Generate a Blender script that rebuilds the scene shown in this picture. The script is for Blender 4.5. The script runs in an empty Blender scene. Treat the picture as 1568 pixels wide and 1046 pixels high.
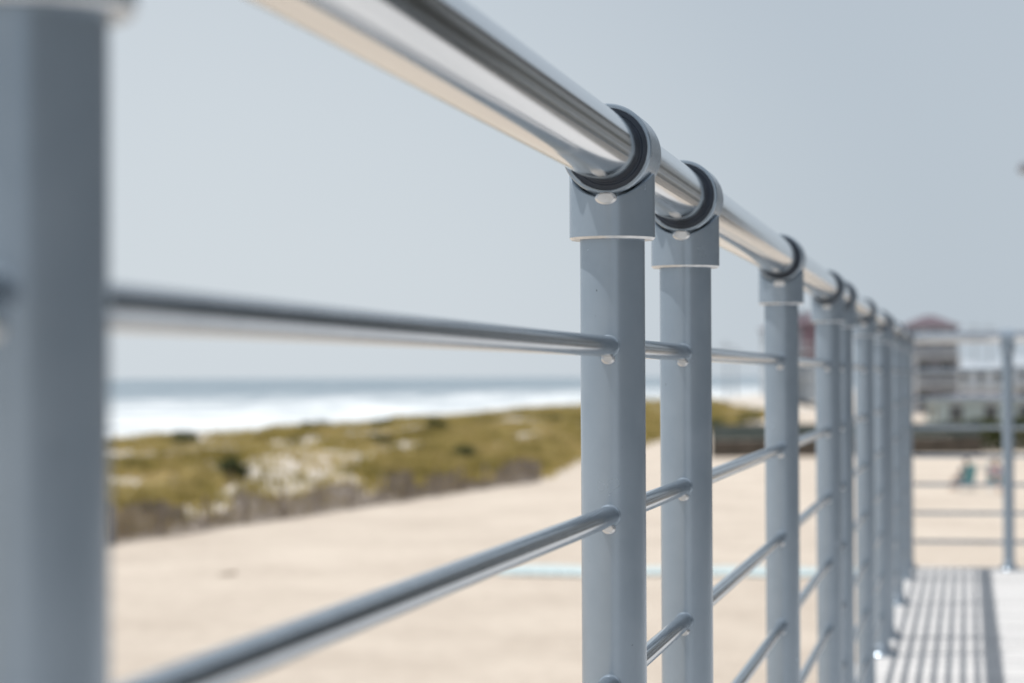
import bpy, math, random
import numpy as np
from mathutils import Vector, Matrix, noise
random.seed(4); np.random.seed(4)
scene = bpy.context.scene
PSI = math.radians(10.65)
C, S = math.cos(PSI), math.sin(PSI)
CAMZ = 4.0
DECK = 3.13
def site(a, b):            # beach frame (runs along the dune line) -> world
    return (a*C - b*S, a*S + b*C)

# ------------------------------------------------------------ materials
def new_mat(name):
    m = bpy.data.materials.new(name); m.use_nodes = True
    nt = m.node_tree
    return m, nt, nt.nodes, nt.links, nt.nodes['Principled BSDF']
def noise_mat(name, c1, c2, scale=5, rough=.6, metal=0, bump=0, bscale=None, detail=6, dist=.01, rr=0, stretch=None):
    m, nt, N, L, P = new_mat(name)
    tc = N.new('ShaderNodeTexCoord'); mp = N.new('ShaderNodeMapping')
    L.new(tc.outputs['Object'], mp.inputs[0])
    if stretch: mp.inputs['Scale'].default_value = stretch
    n = N.new('ShaderNodeTexNoise'); n.inputs['Scale'].default_value = scale; n.inputs['Detail'].default_value = detail
    L.new(mp.outputs[0], n.inputs[0])
    r = N.new('ShaderNodeValToRGB'); r.color_ramp.elements[0].position = .35; r.color_ramp.elements[1].position = .65
    r.color_ramp.elements[0].color = (*c1, 1); r.color_ramp.elements[1].color = (*c2, 1)
    L.new(n.outputs[0], r.inputs[0]); L.new(r.outputs[0], P.inputs['Base Color'])
    P.inputs['Roughness'].default_value = rough; P.inputs['Metallic'].default_value = metal
    if rr:
        mr = N.new('ShaderNodeMapRange'); mr.inputs['To Min'].default_value = rough-rr; mr.inputs['To Max'].default_value = rough+rr
        L.new(n.outputs[0], mr.inputs[0]); L.new(mr.outputs[0], P.inputs['Roughness'])
    if bump:
        n2 = N.new('ShaderNodeTexNoise'); n2.inputs['Scale'].default_value = bscale or scale*4; n2.inputs['Detail'].default_value = 4
        L.new(mp.outputs[0], n2.inputs[0])
        b = N.new('ShaderNodeBump'); b.inputs['Strength'].default_value = bump; b.inputs['Distance'].default_value = dist
        L.new(n2.outputs[0], b.inputs['Height']); L.new(b.outputs[0], P.inputs['Normal'])
    return m
M_paint = noise_mat('grey_powder_coat', (.315,.38,.445), (.345,.41,.475), 30, .26, .45, .06, 1200, dist=.0003, rr=.03)
_nt=M_paint.node_tree; _N=_nt.nodes; _L=_nt.links; _P=_N['Principled BSDF']
_v=_N.new('ShaderNodeTexNoise'); _v.inputs['Scale'].default_value=260; _v.inputs['Detail'].default_value=1
_r=_N.new('ShaderNodeValToRGB'); _r.color_ramp.elements[0].position=.80; _r.color_ramp.elements[1].position=.84
_src=_P.inputs['Base Color'].links[0].from_socket
_m=_N.new('ShaderNodeMix'); _m.data_type='RGBA'; _m.inputs['B'].default_value=(.05,.055,.06,1)
_tc=_N.new('ShaderNodeTexCoord'); _L.new(_tc.outputs['Object'],_v.inputs[0]); _L.new(_v.outputs[0],_r.inputs[0])
_L.new(_r.outputs[0],_m.inputs['Factor']); _L.new(_src,_m.inputs['A']); _L.new(_m.outputs['Result'],_P.inputs['Base Color'])
M_alu = noise_mat('brushed_aluminium', (.60,.62,.64), (.76,.77,.78), 60, .10, 1, .10, 300, dist=.0002, rr=.04, stretch=(1,.02,1))
M_rod = noise_mat('satin_grey_rod', (.36,.41,.46), (.42,.47,.52), 60, .14, .85, .0, 500, rr=.03)
M_nub = noise_mat('bare_aluminium_screw', (.6,.61,.62), (.75,.76,.77), 90, .3, .6)
M_dark = noise_mat('clamp_gap_shade', (.026,.037,.056), (.036,.048,.072), 40, .35)  # near-black colour stands in for shade in the clamp gap and sleeve interior
M_deck = noise_mat('pale_composite_board', (.54,.535,.53), (.68,.67,.66), 3, .7, 0, .3, 80, stretch=(.4,6,1), dist=.002)
M_fascia = noise_mat('grey_fascia_board', (.24,.235,.22), (.32,.31,.29), 3, .8, 0, .3, 40)
M_pile = noise_mat('weathered_timber', (.13,.11,.085), (.22,.19,.15), 4, .85, 0, .5, 30, stretch=(1,1,.15))
M_slat = noise_mat('weathered_slat', (.14,.11,.095), (.27,.23,.21), 2, .85)
M_weed = noise_mat('dry_seaweed', (.16,.11,.07), (.26,.19,.12), 2, .9)
M_mat = noise_mat('pale_blue_mat', (.48,.59,.61), (.54,.64,.65), 2, .7)
M_white = noise_mat('white_siding', (.53,.56,.59), (.60,.63,.66), 1, .6, stretch=(.1,.1,5))  # house wall and roof colours are paled to imitate distance haze
M_grey = noise_mat('grey_siding', (.36,.40,.44), (.43,.47,.51), 1, .6, stretch=(.1,.1,5))
M_slate = noise_mat('slate_shingle', (.17,.18,.21), (.21,.22,.25), 2, .8)
M_teal = noise_mat('teal_grey_siding', (.33,.40,.41), (.38,.45,.46), 1, .6)
M_maroon = noise_mat('maroon_roof', (.11,.085,.105), (.15,.115,.135), 2, .75)
M_red = noise_mat('maroon_shingle', (.16,.105,.13), (.20,.135,.155), 2, .75)
M_glass = noise_mat('dark_window', (.05,.06,.07), (.07,.08,.09), 1, .12)
M_green = noise_mat('dark_green_windscreen', (.08,.105,.10), (.11,.135,.13), 1.5, .8)
M_bulk = noise_mat('bulkhead_timber', (.06,.05,.04), (.12,.10,.08), 2, .85, stretch=(1,1,.2))
M_dark_wall = noise_mat('dark_reflected_wall', (.035,.04,.04), (.06,.064,.062), 2, .8, 0, .3, 20, stretch=(1,.2,6))  # walls of the added out-of-view buildings, dark for their reflection

def sand_mat():
    m, nt, N, L, P = new_mat('beach_sand')
    g = N.new('ShaderNodeNewGeometry')
    n1 = N.new('ShaderNodeTexNoise'); n1.inputs['Scale'].default_value = .25; n1.inputs['Detail'].default_value = 8; n1.inputs['Roughness'].default_value = .65
    n2 = N.new('ShaderNodeTexNoise'); n2.inputs['Scale'].default_value = 2.6; n2.inputs['Detail'].default_value = 7; n2.inputs['Roughness'].default_value = .75
    for n in (n1, n2): L.new(g.outputs['Position'], n.inputs[0])
    mx = N.new('ShaderNodeMath'); mx.operation = 'ADD'; L.new(n1.outputs[0], mx.inputs[0]); L.new(n2.outputs[0], mx.inputs[1])
    mh = N.new('ShaderNodeMath'); mh.operation = 'MULTIPLY'; mh.inputs[1].default_value = .5; L.new(mx.outputs[0], mh.inputs[0])
    r = N.new('ShaderNodeValToRGB'); e = r.color_ramp.elements
    e[0].position = .40; e[0].color = (.53,.455,.38,1); e[1].position = .59; e[1].color = (.67,.59,.50,1)
    L.new(mh.outputs[0], r.inputs[0])
    at = N.new('ShaderNodeAttribute'); at.attribute_name = 'dune'
    mix = N.new('ShaderNodeMix'); mix.data_type = 'RGBA'; mix.inputs['B'].default_value = (.60,.55,.49,1)
    L.new(at.outputs['Fac'], mix.inputs['Factor']); L.new(r.outputs[0], mix.inputs['A'])
    L.new(mix.outputs['Result'], P.inputs['Base Color']); P.inputs['Roughness'].default_value = .95
    P.inputs['Specular IOR Level'].default_value = .15
    b = N.new('ShaderNodeBump'); b.inputs['Strength'].default_value = .7; b.inputs['Distance'].default_value = .14
    L.new(n2.outputs[0], b.inputs['Height']); L.new(b.outputs[0], P.inputs['Normal'])
    return m
M_sand = sand_mat()
def grass_mat(name, cols, scale=.12):
    m, nt, N, L, P = new_mat(name)
    g = N.new('ShaderNodeNewGeometry')
    n = N.new('ShaderNodeTexNoise'); n.inputs['Scale'].default_value = scale; n.inputs['Detail'].default_value = 7; n.inputs['Roughness'].default_value = .7
    L.new(g.outputs['Position'], n.inputs[0])
    r = N.new('ShaderNodeValToRGB'); e = r.color_ramp.elements
    e[0].position = .38; e[0].color = (*cols[0],1); e[1].position = .62; e[1].color = (*cols[-1],1)
    k = e.new(.48); k.color = (*cols[1],1)
    L.new(n.outputs[0], r.inputs[0]); L.new(r.outputs[0], P.inputs['Base Color']); P.inputs['Roughness'].default_value = .7
    P.inputs['Specular IOR Level'].default_value = .2
    return m
M_grass = grass_mat('dune_grass_blades', [(.14,.125,.038),(.40,.32,.095),(.60,.47,.23)], .3)
M_leaf = grass_mat('shrub_leaves', [(.035,.05,.02),(.065,.08,.03),(.11,.125,.05)], 1.5)

def sea_mat():
    m, nt, N, L, P = new_mat('sea_water')
    g = N.new('ShaderNodeNewGeometry')
    def dot(v):
        n = N.new('ShaderNodeVectorMath'); n.operation = 'DOT_PRODUCT'; n.inputs[1].default_value = v
        L.new(g.outputs['Position'], n.inputs[0]); return n.outputs['Value']
    k = 1/math.sqrt(10)
    va = (C, S); vb = (-S, C)
    dv = ((vb[0]-3*va[0])*k, (vb[1]-3*va[1])*k, 0)
    tv = ((3*vb[0]+va[0])*k, (3*vb[1]+va[1])*k, 0)
    d0 = dot(dv); t = dot(tv)
    sub = N.new('ShaderNodeMath'); sub.operation = 'SUBTRACT'; sub.inputs[1].default_value = 310*k; L.new(d0, sub.inputs[0]); d = sub.outputs[0]
    def tex(kd,kt,det,off):
        cmb = N.new('ShaderNodeCombineXYZ')
        a1 = N.new('ShaderNodeMath'); a1.operation = 'MULTIPLY'; a1.inputs[1].default_value = kd; L.new(d, a1.inputs[0])
        a2 = N.new('ShaderNodeMath'); a2.operation = 'MULTIPLY'; a2.inputs[1].default_value = kt; L.new(t, a2.inputs[0])
        L.new(a1.outputs[0], cmb.inputs[0]); L.new(a2.outputs[0], cmb.inputs[1]); cmb.inputs[2].default_value = off
        n = N.new('ShaderNodeTexNoise'); n.inputs['Scale'].default_value = 1; n.inputs['Detail'].default_value = det; n.inputs['Roughness'].default_value = .65
        L.new(cmb.outputs[0], n.inputs[0]); return n
    n = tex(.07,.035,7,0)
    bias = N.new('ShaderNodeMapRange'); bias.inputs['From Min'].default_value = 10; bias.inputs['From Max'].default_value = 260
    bias.inputs['To Min'].default_value = .09; bias.inputs['To Max'].default_value = -.12; L.new(d, bias.inputs[0])
    ad = N.new('ShaderNodeMath'); ad.operation = 'ADD'; L.new(n.outputs[0], ad.inputs[0]); L.new(bias.outputs[0], ad.inputs[1])
    r = N.new('ShaderNodeValToRGB'); e = r.color_ramp.elements; e[0].position = .44; e[1].position = .56
    e[0].color = (0,0,0,1); e[1].color = (1,1,1,1); L.new(ad.outputs[0], r.inputs[0])
    n5 = tex(.004,.0012,4,3)
    r5 = N.new('ShaderNodeValToRGB'); e = r5.color_ramp.elements; e[0].position=.35; e[1].position=.65; e[0].color=(.18,.235,.275,1); e[1].color=(.24,.295,.335,1)
    L.new(n5.outputs[0], r5.inputs[0])
    mix = N.new('ShaderNodeMix'); mix.data_type = 'RGBA'; mix.inputs['B'].default_value = (.72,.75,.76,1)
    L.new(r5.outputs[0], mix.inputs['A'])
    L.new(r.outputs[0], mix.inputs['Factor']); L.new(mix.outputs['Result'], P.inputs['Base Color'])
    mr = N.new('ShaderNodeMapRange'); mr.inputs['To Min'].default_value = .5; mr.inputs['To Max'].default_value = .9
    L.new(r.outputs[0], mr.inputs[0]); L.new(mr.outputs[0], P.inputs['Roughness'])
    P.inputs['Specular IOR Level'].default_value = .3
    n3 = N.new('ShaderNodeTexNoise'); n3.inputs['Scale'].default_value = .15; n3.inputs['Detail'].default_value = 6; L.new(g.outputs['Position'], n3.inputs[0])
    b = N.new('ShaderNodeBump'); b.inputs['Strength'].default_value = 1; b.inputs['Distance'].default_value = .8
    L.new(n3.outputs[0], b.inputs['Height']); L.new(b.outputs[0], P.inputs['Normal'])
    return m
M_sea = sea_mat()

# ------------------------------------------------------------ mesh builder
class MB:
    def __init__(s): s.v=[]; s.f=[]; s.m=[]; s.sm=[]; s.mats=[]
    def mi(s, mat):
        if mat not in s.mats: s.mats.append(mat)
        return s.mats.index(mat)
    def add(s, vs, fs, mat, smooth=False):
        o=len(s.v); s.v += [tuple(v) for v in vs]; i=s.mi(mat)
        for f in fs: s.f.append([o+k for k in f]); s.m.append(i); s.sm.append(smooth)
    def box(s, c, h, mat, rot=0):
        vs=[]
        for x in (-1,1):
            for y in (-1,1):
                for z in (-1,1):
                    px,py=x*h[0],y*h[1]
                    vs.append((c[0]+px*math.cos(rot)-py*math.sin(rot), c[1]+px*math.sin(rot)+py*math.cos(rot), c[2]+z*h[2]))
        s.add(vs, [(0,1,3,2),(4,6,7,5),(0,4,5,1),(2,3,7,6),(0,2,6,4),(1,5,7,3)], mat)
    def lathe(s, prof, org, axis, mat, seg=32, closed=False, smooth=True, sx=1.0):
        ax=Vector(axis).normalized(); u=ax.orthogonal().normalized(); w=ax.cross(u); org=Vector(org)
        if abs(ax.z)<.5: w=Vector((0,0,1)); u=w.cross(ax)
        pr=list(prof)+([prof[0]] if closed else [])
        for (r0,t0),(r1,t1) in zip(pr[:-1],pr[1:]):
            vs=[]
            for i in range(seg):
                a=2*math.pi*i/seg; d=u*math.cos(a)*sx+w*math.sin(a)
                vs.append(org+ax*t0+d*r0); vs.append(org+ax*t1+d*r1)
            fs=[(2*i,2*((i+1)%seg),2*((i+1)%seg)+1,2*i+1) for i in range(seg)]
            s.add(vs,fs,mat,smooth)
    def tube(s, p0, p1, r, mat, seg=24, caps=True, r1=None):
        p0=Vector(p0); p1=Vector(p1); l=(p1-p0).length; r1=r if r1 is None else r1
        pr=[(r,0),(r1,l)]
        if caps: pr=[(0.0001,0)]+pr+[(0.0001,l)]
        s.lathe(pr,p0,p1-p0,mat,seg)
    def obj(s, name, parent=None):
        me=bpy.data.meshes.new(name); me.from_pydata(s.v,[],s.f); 
        for m in s.mats: me.materials.append(m)
        me.polygons.foreach_set('material_index', s.m); me.polygons.foreach_set('use_smooth', s.sm)
        me.update()
        import bmesh
        bm=bmesh.new(); bm.from_mesh(me); bmesh.ops.recalc_face_normals(bm, faces=bm.faces); bm.to_mesh(me); bm.free()
        o=bpy.data.objects.new(name,me); scene.collection.objects.link(o)
        if parent: o.parent=parent
        return o
def empty(name, loc=(0,0,0)):
    e=bpy.data.objects.new(name,None); scene.collection.objects.link(e); e.empty_display_size=.3; return e

# ------------------------------------------------------------ railing
RX=-.266; TOPZ=CAMZ+.172
RAILS=[CAMZ+.023-.128*i for i in range(7)]
R_POST=.0248; R_TOP=.0262; R_ROD=.0079
def build_railing(name, base, direction, posts, length0, length1):
    D=Vector((direction[0],direction[1],0)); B=Vector((base[0],base[1],0)); Z=Vector((0,0,1))
    X=D.cross(Z)
    root=empty(name)
    t=MB(); t.tube(B+D*length0+Z*TOPZ, B+D*length1+Z*TOPZ, R_TOP, M_alu, 96)
    t.obj('top_rail',root)
    lr=MB()
    for z in RAILS: lr.tube(B+D*length0+Z*z, B+D*length1+Z*z, R_ROD, M_rod, 32)
    lr.obj('lower_rods',root)
    ps=MB(); fit=MB(); nb=MB()
    for p in posts:
        O=B+D*p
        seg=64
        ps.lathe([(R_POST,DECK+.004),(R_POST,TOPZ-.03)], O, Z, M_paint, seg)
        ps.lathe([(.0001,DECK+.010),(.05,DECK+.010),(.054,DECK+.006),(.054,DECK)][::-1], O, Z, M_paint, 32)
        ps.lathe([(.030,DECK+.010),(.030,DECK+.03),(.027,DECK+.034),(R_POST,DECK+.034)], O, Z, M_paint, 32)
        for k in range(4):
            a=math.pi/4+k*math.pi/2
            ps.tube(O+D*(.041*math.cos(a))+X*(.041*math.sin(a))+Z*(DECK+.009), O+D*(.041*math.cos(a))+X*(.041*math.sin(a))+Z*(DECK+.016), .006, M_slate, 6)
        # tee fitting sleeve with saddle-cut top
        Ro,Ri,zb,cut=.0328,.0292,-.0675,.0368
        def ztop(x,rr): return -math.sqrt(max(cut*cut-(x*rr)**2,0))
        vo=[];vi=[];vr=[];vt=[]
        for i in range(seg):
            a=2*math.pi*i/seg; ca,sa=math.cos(a),math.sin(a)
            d=X*ca+D*sa
            P=lambda r,z: O+d*r+Z*(TOPZ+z)
            vo+= [P(Ro,zb+.0018),P(Ro,ztop(ca,Ro)-.0008)]
            vi+= [P(Ri,zb+.0),P(Ri,ztop(ca,Ro))]
            vr+= [P(R_POST-.001,zb),P(Ro-.0016,zb),P(Ro,zb+.0018)]
            vt+= [P(Ri,ztop(ca,Ro)),P(Ro-.001,ztop(ca,Ro)),P(Ro,ztop(ca,Ro)-.0008)]
        q=lambda k,n:[(n*i+k,n*((i+1)%seg)+k,n*((i+1)%seg)+k+1,n*i+k+1) for i in range(seg)]
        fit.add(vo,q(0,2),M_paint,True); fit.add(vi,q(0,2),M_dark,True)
        fit.add(vr,q(0,3),M_paint,False); fit.add(vr,q(1,3),M_nub,False)  # pale bevel paints the bright highlight along the sleeve's lower rim
        fit.add(vt,q(0,3),M_paint,False); fit.add(vt,q(1,3),M_paint,False)
        # clamp ring around the top rail: painted outer band, dark annulus beside the tube painting the gap's shadow
        fit.lathe([(.0308,-.027),(.0313,-.0300),(.0320,-.0305),(.0334,-.0305),(.0344,-.0290),(.0344,.0290),(.0334,.0305),(.0320,.0305),(.0313,.0300),(.0308,.027)], O+Z*TOPZ, D, M_paint, 72)
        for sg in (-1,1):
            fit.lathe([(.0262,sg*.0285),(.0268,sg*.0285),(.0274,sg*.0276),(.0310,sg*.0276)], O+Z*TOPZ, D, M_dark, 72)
            c=O+D*(sg*.0305)+Z*(TOPZ-.0375)
            nb.lathe([(.0001,.0045),(.0035,.0045),(.0047,.0030),(.0050,-.006)], c, D*sg, M_nub, 24, sx=1.75)
            for z in RAILS:
                e=O+D*(sg*(R_POST-.001))+Z*z
                nb.lathe([(.0079,.0022),(.0086,.0018),(.0089,.001),(.0089,-.004)], e, D*sg, M_paint, 24)
                nb.lathe([(.0001,.0042),(.0026,.0042),(.0038,.0030),(.0042,-.006)], e-Z*.0095, D*sg, M_nub, 18, sx=1.35)
    ps.obj('posts',root); fit.obj('tee_clamps',root); nb.obj('set_screws',root)
    return root
main_posts=[-2.27,-1.06,-.56,.655,1.832,2.32,3.545,4.755,5.27,6.45,7.62,8.12,9.33,10.5,11.02]
build_railing('metal_railing',(RX,0),(0,1),main_posts,-3.2,11.05)
build_railing('metal_railing',(RX,11.02),(1,0),[.445,1.66,2.87,3.36,4.57,5.6],.03,5.8)

# ------------------------------------------------------------ deck
dk=empty('boardwalk_deck')
b=MB(); y=-8.0
while y<11.1:
    x0,x1=-.335,5.75
    b.box(((x0+x1)/2,y+.069,DECK-.016+random.uniform(-.0008,.0008)),((x1-x0)/2,.0665,.016),M_deck); y+=.140
b.obj('deck_boards',dk)
b=MB()
b.box((-.30,1.5,DECK-.155),(.022,9.5,.12),M_fascia); b.box((5.70,1.5,DECK-.155),(.022,9.5,.12),M_fascia)
b.box((2.7,11.07,DECK-.155),(2.95,.022,.12),M_fascia)
for x in (.35,1.0,1.65,2.3,2.95,3.6,4.25,4.9): b.box((x,1.5,DECK-.155),(.025,9.4,.118),M_pile)
for yy in (-7,-3.6,-.6,2.4,5.4,8.4,10.8):
    b.box((2.7,yy,DECK-.39),(2.9,.07,.11),M_pile)
    for x in (.05,1.7,3.4,5.3): b.tube((x,yy,-1),(x,yy,DECK-.5),.13,M_pile,16)
b.obj('substructure',dk)

# unseen dark buildings, added so the rails and posts mirror a dark band
def offview_building(x0,x1,y0,y1,h,floor):
    pv=empty('added_dark_building')
    cx,cy,hx,hy=(x0+x1)/2,(y0+y1)/2,(x1-x0)/2,(y1-y0)/2
    b=MB(); b.box((cx,cy,h/2),(hx,hy,h/2),M_dark_wall); b.obj('walls',pv)
    b=MB(); b.box((cx,cy,h+.12),(hx+.5,hy+.5,.12),M_slate); b.obj('roof',pv)
    b=MB(); n=int((y1-y0)/2.8)
    for lev in (floor,) if h<9 else (0.2,floor,floor+3.1):
        for i in range(n):
            yy=y0+(i+.5)*(y1-y0)/n
            b.box((x0-.01,yy,lev+1.3),(.03,.95,1.0),M_glass)
            for s_ in (-1,1): b.box((x0-.03,yy+s_*1.0,lev+1.3),(.05,.05,1.1),M_fascia)
            b.box((x0-.03,yy,lev+2.38),(.06,1.06,.06),M_fascia)
    b.obj('windows',pv)
offview_building(5.8,12.2,-10,12,7.5,DECK)
offview_building(4.6,11.5,22,50,10.5,DECK)

# ------------------------------------------------------------ terrain
KN=[(-400,-1200),(-60,-105),(-16,38),(-9.7,58.5),(1.3,93.7),(3.0,112),(8.4,144),(22,215),(60,330),(400,1500),(30000,60000)]
ka=[k[0] for k in KN]; kb=[k[1] for k in KN]
def ss(a,b,x):
    t=min(1,max(0,(x-a)/(b-a))); return t*t*(3-2*t)
def dune_d(a,b):
    return (b-float(np.interp(a,ka,kb)))*.32
def height(a,b):
    d=dune_d(a,b)
    s=(b-3*a-310)/3.162
    n=noise.fractal(Vector((a*.07,b*.07,2)),1.0,2.1,4)
    n2=noise.fractal(Vector((a*.3,b*.3,7)),1.0,2.1,3)
    h=.05*n2
    if d>0:
        H=.76+.035*max(-20,min(a,30))+.45*n+.30*n2
        h+= ss(0,13,d)*max(H,.12)*(1-ss(-45,0,s))+ .22*ss(0,2.5,d)
    h-= 4.5*ss(-35,45,s)
    if abs(a-1)<6 and b<20: h*=.5
    return h
la=[-30000,-8000,-2500,-900,-400,-220,-140,-100,-75]+list(np.arange(-60,80.1,1.25))+[95,120,160,220,320,500,900,2500,8000,30000]
lb=[-30000,-6000,-1000,-300,-100,-40,-10]+list(np.arange(5,260,1.25))+[275,300,330,360,400,450,500,600,800,1200,2000,5000,12000,30000]
vs=[];dn=[]
for bb in lb:
    for aa in la:
        vs.append((*site(aa,bb),height(aa,bb)))
        d=dune_d(aa,bb); dn.append(ss(0,4,d))
na=len(la)
fs=[(j*na+i,j*na+i+1,(j+1)*na+i+1,(j+1)*na+i) for j in range(len(lb)-1) for i in range(na-1)]
me=bpy.data.meshes.new('sand_ground'); me.from_pydata(vs,[],fs); me.materials.append(M_sand)
at=me.attributes.new('dune','FLOAT','POINT'); at.data.foreach_set('value',dn)
me.polygons.foreach_set('use_smooth',[True]*len(fs)); me.update()
o=bpy.data.objects.new('sand_ground',me); scene.collection.objects.link(o)
sb=MB(); R=60000; sb.add([(-R,-R,-1),(R,-R,-1),(R,R,-1),(-R,R,-1)],[(0,1,2,3)],M_sea); sb.obj('sea')

# ------------------------------------------------------------ dune grass
def blades(clumps, nb, name, mat, wid, spread):
    n=len(clumps); c=np.repeat(np.array(clumps),nb,axis=0); k=len(c)
    ang=np.random.rand(k)*2*np.pi; rad=np.random.rand(k)**.5*spread*c[:,4]
    bx=c[:,0]+np.cos(ang)*rad; by=c[:,1]+np.sin(ang)*rad; bz=c[:,2]-.04
    h=c[:,3]*(.55+.6*np.random.rand(k)); la_=np.random.rand(k)*2*np.pi; ln=h*(.15+.45*np.random.rand(k))
    fa=np.random.rand(k)*2*np.pi; w=wid*(.6+.8*np.random.rand(k))
    V=np.zeros((k,3,3))
    V[:,0]=np.stack([bx-np.cos(fa)*w,by-np.sin(fa)*w,bz],1)
    V[:,1]=np.stack([bx+np.cos(fa)*w,by+np.sin(fa)*w,bz],1)
    V[:,2]=np.stack([bx+np.cos(la_)*ln,by+np.sin(la_)*ln,bz+h],1)
    me=bpy.data.meshes.new(name); me.vertices.add(k*3); me.vertices.foreach_set('co',V.reshape(-1))
    me.loops.add(k*3); me.loops.foreach_set('vertex_index',np.arange(k*3)); me.polygons.add(k)
    me.polygons.foreach_set('loop_start',np.arange(k)*3); me.polygons.foreach_set('loop_total',np.full(k,3))
    me.materials.append(mat); me.update(calc_edges=True); me.validate()
    ob=bpy.data.objects.new(name,me); scene.collection.objects.link(ob); return ob
cl=[]
tries=0
while len(cl)<22000 and tries<200000:
    tries+=1
    bb=random.uniform(30,235); aa=random.uniform(-.2*bb-3,.16*bb+3)
    d=dune_d(aa,bb)
    if d<.6: continue
    s=(bb-3*aa-310)/3.162
    if s>-28: continue
    n=noise.fractal(Vector((aa*.22+3,bb*.06,5)),1.0,2.1,4)
    thr=.06 - .03*(aa+4) - .30*ss(4,1,d)
    thr=min(max(thr,-.28),.16)
    if n<thr and random.random()>.13: continue
    x,y=site(aa,bb); cl.append((x,y,height(aa,bb),random.uniform(.28,.6)*(1.1-.3*random.random()),random.uniform(.6,1.4)))
print('clumps',len(cl))
blades(cl,10,'dune_grass',M_grass,.035,.42)

def shrub(a,b,r,h,name='beach_shrub'):
    x0,y0=site(a,b); z0=height(a,b); root=empty(name)
    st=MB(); lf=MB()
    for i in range(9):
        an=random.random()*6.28; rr=random.uniform(.2,.8)*r
        tip=(x0+math.cos(an)*rr,y0+math.sin(an)*rr,z0+h*random.uniform(.45,.9))
        st.tube((x0,y0,z0-.1),tip,.03,M_pile,6,r1=.01)
        for k in range(110):
            v=Vector((random.gauss(0,1),random.gauss(0,1),random.gauss(0,.7)))*(r*.2)
            p=Vector(tip)+v; q=.06
            n=Vector((random.gauss(0,1),random.gauss(0,1),random.gauss(0,1))).normalized(); u=n.orthogonal().normalized(); w=n.cross(u)
            lf.add([p-u*q,p+w*q*.6,p+u*q,p-w*q*.6],[(0,1,2,3)],M_leaf)
    st.obj('stems',root); lf.obj('leaves',root)
for a,b_,r,h in [(-9.6,82,.42,1.0),(-9.3,83,.3,.7),(-7.5,140,.9,.7),(-16,118,.9,.7),(-12,150,1.1,.8),(2,150,1,.8),(-6,112,.6,.55),(-2,100,.6,.5),(-4,128,.7,.7),(5,150,.9,.9),(14,170,1.2,1.1),(18,185,1.3,1.3)]:
    shrub(a,b_,r,h)

fe=MB()
for (a0,b0),(a1,b1) in zip([(-22,18),(-16,38),(-9.7,58.5)],[(-16,38),(-9.7,58.5),(1.1,93.0)]):
    L_=math.hypot(a1-a0,b1-b0); n=int(L_/.11); rot=math.atan2(b1-b0,a1-a0)+PSI
    for i in range(n):
        t=(i+.5)/n; a=a0+(a1-a0)*t; bb=b0+(b1-b0)*t; x,y=site(a,bb); z=height(a,bb)
        sag=.12*math.sin(i*.11)+.08*math.sin(i*.043); hh=.44+sag*.5+random.uniform(-.04,.04)
        if noise.noise(Vector((i*.05,b0,0)))>.25 : hh*=.6
        fe.box((x,y,z+hh-.1),(.026,.006,hh),M_slat,rot)
        if i%24==0: fe.tube((x,y,z-.3),(x+.02,y,z+.95),.04,M_slat,8)
    for zz in (.2,.6):
        x,y=site(a0,b0); x2,y2=site(a1,b1)
        fe.tube((x,y,height(a0,b0)+zz),(x2,y2,height(a1,b1)+zz),.008,M_slat,6)
fe.obj('sand_fence')

mt=MB(); n=40
for i in range(n):
    def pt(a,bb): x,y=site(a,bb); return (x,y,height(a,bb)+.035)
    a0=-.3+i*.3; a1=a0+.3
    f=lambda a:50.0-.12*a
    mt.add([pt(a0,f(a0)-.9),pt(a1,f(a1)-.9),pt(a1,f(a1)+.9),pt(a0,f(a0)+.9)],[(0,1,2,3)],M_mat)
    x,y=site(a0,f(a0)); mt.box((x,y,height(a0,f(a0))+.04),(.02,.9,.012),M_mat,PSI)
mt.obj('beach_access_mat')
sw=[]
x,y=site(-5.8,49.5); z=height(-5.8,49.5)
for i in range(9): sw.append((x+random.gauss(0,.09),y+random.gauss(0,.2),z+.02,.07,.4))
blades(sw,8,'seaweed_clump',M_weed,.02,.22)

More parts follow.
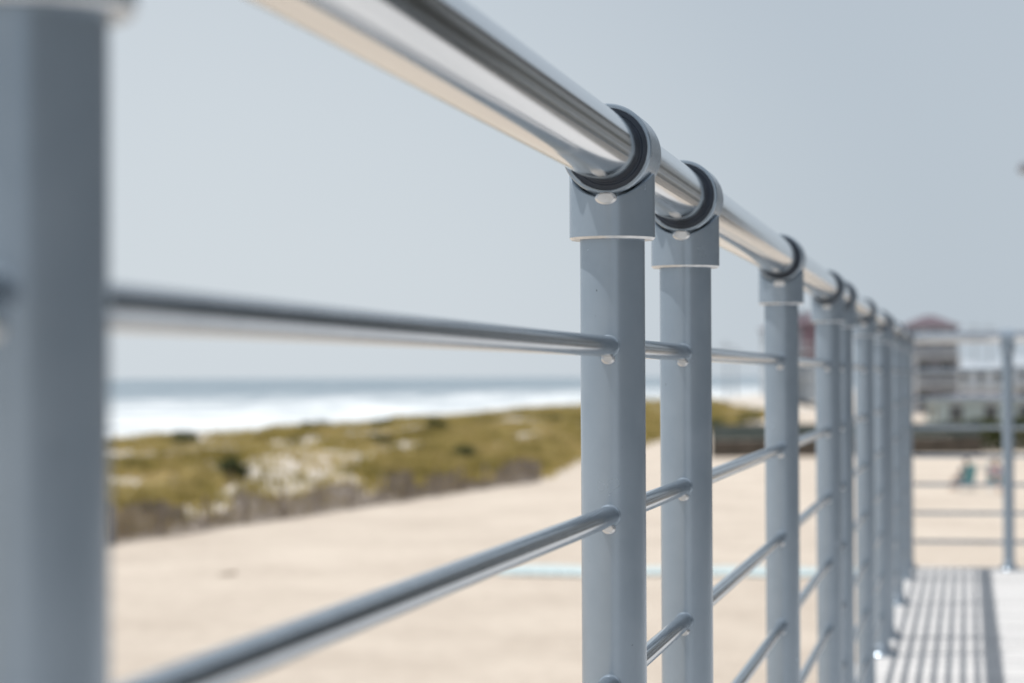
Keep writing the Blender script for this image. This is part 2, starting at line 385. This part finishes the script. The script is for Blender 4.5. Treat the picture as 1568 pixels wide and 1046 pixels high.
# ------------------------------------------------------------ houses
def house(name,a,b,w,d,h,wall,roof,storeys=3,roofh=2.2,turret=False,rot=0,chim=True):
    root=empty(name); x,y=site(a,b); root.location=(x,y,height(a,b)-.1); root.rotation_euler=(0,0,PSI+rot)
    bd=MB(); bd.box((0,0,h/2),(w/2,d/2,h/2),wall); bd.obj('walls',root)
    rf=MB(); e=.45; hw,hd=w/2+e,d/2+e; r=max(hw-hd,0); q=max(hd-hw,0)
    rf.add([(-hw,-hd,h),(hw,-hd,h),(hw,hd,h),(-hw,hd,h),(-r-.3,-q,h+roofh),(r+.3,-q,h+roofh),(r+.3,q+.01,h+roofh),(-r-.3,q+.01,h+roofh)],
           [(0,1,5,4),(1,2,6,5),(2,3,7,6),(3,0,4,7),(4,5,6,7),(0,3,2,1)],roof)
    if chim: rf.box((w*.2,0,h+roofh*.8),(.35,.35,.7),M_slate)
    rf.obj('roof',root)
    wn=MB(); tr=MB(); sh=h/storeys
    for k in range(storeys):
        nx=max(2,int(w/2.2))
        for sgn in (-1,1):
            for i in range(nx):
                cx=-w/2+(i+.5)*w/nx
                wn.box((cx,sgn*(d/2+.01),k*sh+sh*.55),(.5,.04,sh*.26),M_glass)
                tr.box((cx,sgn*(d/2+.02),k*sh+sh*.86),(.62,.06,.06),M_white); tr.box((cx,sgn*(d/2+.02),k*sh+sh*.26),(.62,.08,.05),M_white)
        for sgn in (-1,1):
            for i in range(2): wn.box((sgn*(w/2+.01),-d/4+i*d/2,k*sh+sh*.55),(.04,.5,sh*.26),M_glass)
        if k:
            tr.box((0,-d/2-.7,k*sh),(w/2,.7,.09),M_white); tr.box((0,-d/2-1.35,k*sh+1.0),(w/2,.04,.05),M_white)
            m=int(w/.25)
            for i in range(m+1): tr.box((-w/2+i*w/m,-d/2-1.35,k*sh+.53),(.02,.02,.43),M_white)
    for sx in (-1,1): tr.box((sx*(w/2-.12),-d/2-1.3,(storeys-1)*sh/2),(.12,.12,(storeys-1)*sh/2-.1),M_white)
    wn.obj('windows',root); tr.obj('balconies_and_trim',root)
    if turret:
        tu=MB(); tu.lathe([(1.2,h*.55),(1.2,h+.6)],(w*.28,-d/2-.2,0),(0,0,1),M_red,16); tu.lathe([(1.18,0),(1.18,h*.55)],(w*.28,-d/2-.2,0),(0,0,1),wall,16)
        tu.lathe([(1.55,h+.6),(.02,h+2.0)],(w*.28,-d/2-.2,0),(0,0,1),roof,16)
        tu.obj('turret',root)
    return root
house('beach_house',30.6,264,5.9,9,7.8,M_grey,M_maroon,3,1.6,True)
house('beach_house',43.9,255,4.8,8,9.2,M_slate,M_maroon,3,1.2,False,chim=False)
house('beach_house',62,330,9,9,4.8,M_white,M_grey,2,1.3,chim=False)
house('beach_house',72,345,8,9,5.4,M_white,M_grey,2,1.4,chim=False)
house('beach_pavilion',37.0,190,8.0,6,2.2,M_teal,M_slate,1,.5,chim=False)
wf=MB()
def fence_run(a0,b0,a1,b1):
    L_=math.hypot(a1-a0,b1-b0); rot=math.atan2(b1-b0,a1-a0)+PSI
    x,y=site((a0+a1)/2,(b0+b1)/2)
    wf.box((x,y,.35),(L_/2,.12,.5),M_bulk,rot); wf.box((x,y,1.25),(L_/2-.02,.03,.38),M_green,rot)
    for i in range(int(L_/2.4)+1):
        t=i*2.4/L_; xx,yy=site(a0+(a1-a0)*t,b0+(b1-b0)*t); wf.tube((xx,yy,0),(xx,yy,1.75),.05,M_green,8)
fence_run(9.8,119,15.5,121); fence_run(15.5,121,24,124)
wf.obj('windscreen_fence')
def hedge(a0,b0,a1,b1,h,name='hedge'):
    lf=MB()
    for i in range(5200):
        t=random.random(); a=a0+(a1-a0)*t; bb=b0+(b1-b0)*t
        hh=h*(.8+.35*noise.noise(Vector((a*.6,bb*.3,1))))
        x,y=site(a+random.gauss(0,.2),bb+random.gauss(0,.6)); p=Vector((x,y,random.random()**.7*hh)); q=random.uniform(.08,.17)
        nn=Vector((random.gauss(0,1),random.gauss(0,1),random.gauss(0,1))).normalized(); u=nn.orthogonal().normalized(); w=nn.cross(u)
        lf.add([p-u*q,p+w*q*.7,p+u*q,p-w*q*.7],[(0,1,2,3)],M_leaf)
    lf.obj(name)
hedge(23.2,126,32,131,2.2)
for a,b_,h in [(25.8,292,7),(27.0,292,6.2),(66,345,11.5),(69.5,352,11.5),(74,360,10)]:
    p=MB(); x,y=site(a,b_); z=height(a,b_)
    p.tube((x,y,z-.3),(x,y,z+h),.16,M_grey,10,r1=.1)
    p.box((x,y,z+h-.7),(1.0,.07,.07),M_grey,PSI)
    for k in (-.8,-.3,.3,.8): p.tube((x+k*C,y+k*S,z+h-.62),(x+k*C,y+k*S,z+h-.42),.05,M_white,8)
    p.obj('utility_pole')
# street lamp at the far right
p=MB(); x,y=site(13.38,60)
p.tube((x,y,0),(x,y,8.9),.10,M_slate,14,r1=.06)
pr=Vector((x,y,8.9))
for i in range(1,7):
    t=i/6; q=Vector((x-.62*t*C,y-.62*t*S,8.9+.35*math.sin(t*2.2))); p.tube(pr,q,.035,M_slate,10); pr=q
p.lathe([(.02,.12),(.12,.08),(.2,-.08),(.17,-.12),(.001,-.12)],pr,(0,0,1),M_slate,16)
p.lathe([(.13,-.12),(.10,-.2),(.001,-.22)],pr,(0,0,1),M_white,16)
p.obj('street_lamp')

# ------------------------------------------------------------ seated beachgoers
def person(a,b,face,shirt,shorts,chair):
    x,y=site(a,b); z=height(a,b)
    root=empty('seated_person'); root.location=(x,y,z); root.rotation_euler=(0,0,face)
    def skin(name,pts,edges,rad,mat):
        me=bpy.data.meshes.new(name); me.from_pydata(pts,edges,[]); ob=bpy.data.objects.new(name,me); scene.collection.objects.link(ob); ob.parent=root
        md=ob.modifiers.new('s','SKIN'); 
        for i,r in enumerate(rad): me.skin_vertices[0].data[i].radius=(r,r)
        me.skin_vertices[0].data[0].use_root=True
        ob.modifiers.new('d','SUBSURF').levels=2; ob.modifiers['d'].render_levels=2; me.materials.append(mat)
    skn=noise_mat('skin',(.42,.25,.17),(.5,.31,.22),6,.55)
    skin('body',[(0,.0,.40),(0,-.04,.58),(0,-.1,.80),(0,-.12,.92),(0,-.1,1.0),(0,-.08,1.13),
        (.1,.02,.40),(.13,.42,.50),(.13,.55,.08),(.13,.72,.04),(-.1,.02,.40),(-.13,.42,.50),(-.13,.55,.08),(-.13,.72,.04),
        (.19,-.1,.84),(.25,.02,.60),(.18,.24,.58),(-.19,-.1,.84),(-.25,.02,.60),(-.18,.24,.58)],
        [(0,1),(1,2),(2,3),(3,4),(4,5),(0,6),(6,7),(7,8),(8,9),(0,10),(10,11),(11,12),(12,13),(2,14),(14,15),(15,16),(2,17),(17,18),(18,19)],
        [.13,.125,.14,.07,.055,.10,.09,.065,.045,.03,.09,.065,.045,.03,.055,.042,.03,.055,.042,.03],skn)
    skin('shirt',[(0,.0,.45),(0,-.04,.6),(0,-.1,.80),(.2,-.1,.83),(.24,-.03,.70),(-.2,-.1,.83),(-.24,-.03,.70)],[(0,1),(1,2),(2,3),(3,4),(2,5),(5,6)],[.145,.14,.155,.07,.06,.07,.06],shirt)
    skin('shorts',[(0,0,.40),(.1,.05,.41),(.13,.32,.48),(-.1,.05,.41),(-.13,.32,.48)],[(0,1),(1,2),(0,3),(3,4)],[.14,.105,.09,.105,.09],shorts)
    h=MB(); h.lathe([(.001,.125),(.06,.11),(.105,.05),(.115,-.02),(.09,-.06)],(0,-.10,1.15),(0,-.15,1),noise_mat('hair',(.02,.012,.008),(.05,.03,.02),20,.6),16); h.obj('hair',root)
    c=MB()
    c.box((0,.12,.27),(.26,.26,.012),chair)
    vs=[(-.26,-.16,.28),(.26,-.16,.28),(.26,-.36,.95),(-.26,-.36,.95)]
    c.add(vs+[(v[0],v[1]-.015,v[2]) for v in vs],[(0,1,2,3),(4,7,6,5),(0,4,5,1),(2,6,7,3)],chair)
    for sx in (-.27,.27):
        c.tube((sx,-.38,1.0),(sx,-.02,0),.014,M_nub,8); c.tube((sx,.38,.28),(sx,-.3,.0),.014,M_nub,8); c.tube((sx,.36,0),(sx,.1,.3),.014,M_nub,8); c.tube((sx,-.24,.55),(sx,.3,.5),.016,M_nub,8)
    c.obj('beach_chair',root)
cl_b=noise_mat('teal_cloth',(.10,.28,.32),(.13,.33,.37),5,.8); cl_p=noise_mat('mauve_cloth',(.38,.30,.34),(.44,.35,.39),5,.8); cl_n=noise_mat('navy_cloth',(.03,.05,.10),(.045,.065,.13),5,.8)
person(15.7,84,PSI+.5,cl_n,cl_n,cl_b)
person(16.4,82,PSI+3.3,cl_p,cl_b,cl_b)

# ------------------------------------------------------------ light
Sdir=Vector((-.325,-.10,1)).normalized()
elev=math.asin(Sdir.z); azim=math.atan2(Sdir.x,Sdir.y)
sun=bpy.data.lights.new('sun','SUN'); sun.energy=3.9; sun.angle=math.radians(.6); sun.color=(1,.965,.925)
so=bpy.data.objects.new('sun',sun); scene.collection.objects.link(so); so.rotation_euler=Sdir.to_track_quat('Z','Y').to_euler(); so.location=(0,0,30)
w=bpy.data.worlds.new('World'); scene.world=w; w.use_nodes=True
N=w.node_tree.nodes; L=w.node_tree.links; bg=N['Background']
sk=N.new('ShaderNodeTexSky'); sk.sky_type='NISHITA'; sk.sun_disc=False; sk.sun_elevation=elev; sk.sun_rotation=azim
sk.air_density=1.0; sk.dust_density=.8; sk.ozone_density=1.0
hs=N.new('ShaderNodeHueSaturation'); hs.inputs['Saturation'].default_value=.5
L.new(sk.outputs[0],hs.inputs['Color'])
# marine haze layer: thick near the horizon, thinning with elevation, brighter out over the sea
tc=N.new('ShaderNodeTexCoord'); sp=N.new('ShaderNodeSeparateXYZ'); L.new(tc.outputs['Generated'],sp.inputs[0])
f=N.new('ShaderNodeMapRange'); f.inputs['From Min'].default_value=0; f.inputs['From Max'].default_value=.9
f.inputs['To Min'].default_value=.94; f.inputs['To Max'].default_value=.45; L.new(sp.outputs[2],f.inputs[0])
dt=N.new('ShaderNodeVectorMath'); dt.operation='DOT_PRODUCT'; dt.inputs[1].default_value=Vector((-.36,.93,-.04)).normalized(); L.new(tc.outputs['Generated'],dt.inputs[0])
g=N.new('ShaderNodeMapRange'); g.inputs['From Min'].default_value=.93; g.inputs['From Max'].default_value=1.0; L.new(dt.outputs['Value'],g.inputs[0]); g.interpolation_type='SMOOTHSTEP'
hz=N.new('ShaderNodeMix'); hz.data_type='RGBA'; hz.inputs['A'].default_value=(4.9,5.6,6.3,1); hz.inputs['B'].default_value=(6.5,7.1,7.6,1)
L.new(g.outputs[0],hz.inputs['Factor'])
mx=N.new('ShaderNodeMix'); mx.data_type='RGBA'; L.new(f.outputs[0],mx.inputs['Factor']); L.new(hs.outputs[0],mx.inputs['A']); L.new(hz.outputs['Result'],mx.inputs['B'])
L.new(mx.outputs['Result'],bg.inputs[0]); bg.inputs[1].default_value=.10

# ------------------------------------------------------------ camera
cam=bpy.data.cameras.new('camera'); co=bpy.data.objects.new('camera',cam); scene.collection.objects.link(co)
cam.lens=85; cam.sensor_width=36; cam.clip_start=.05; cam.clip_end=120000
co.location=(0,0,CAMZ)
pitch=math.atan(55/3702)
co.rotation_euler=(Matrix.Rotation(PSI,3,'Z')@Matrix.Rotation(math.pi/2+pitch,3,'X')@Matrix.Rotation(math.radians(-.25),3,'Z')).to_euler()
cam.dof.use_dof=True; cam.dof.focus_distance=1.98; cam.dof.aperture_fstop=8.3
scene.camera=co
scene.view_settings.view_transform='Standard'; scene.view_settings.look='None'; scene.view_settings.exposure=0
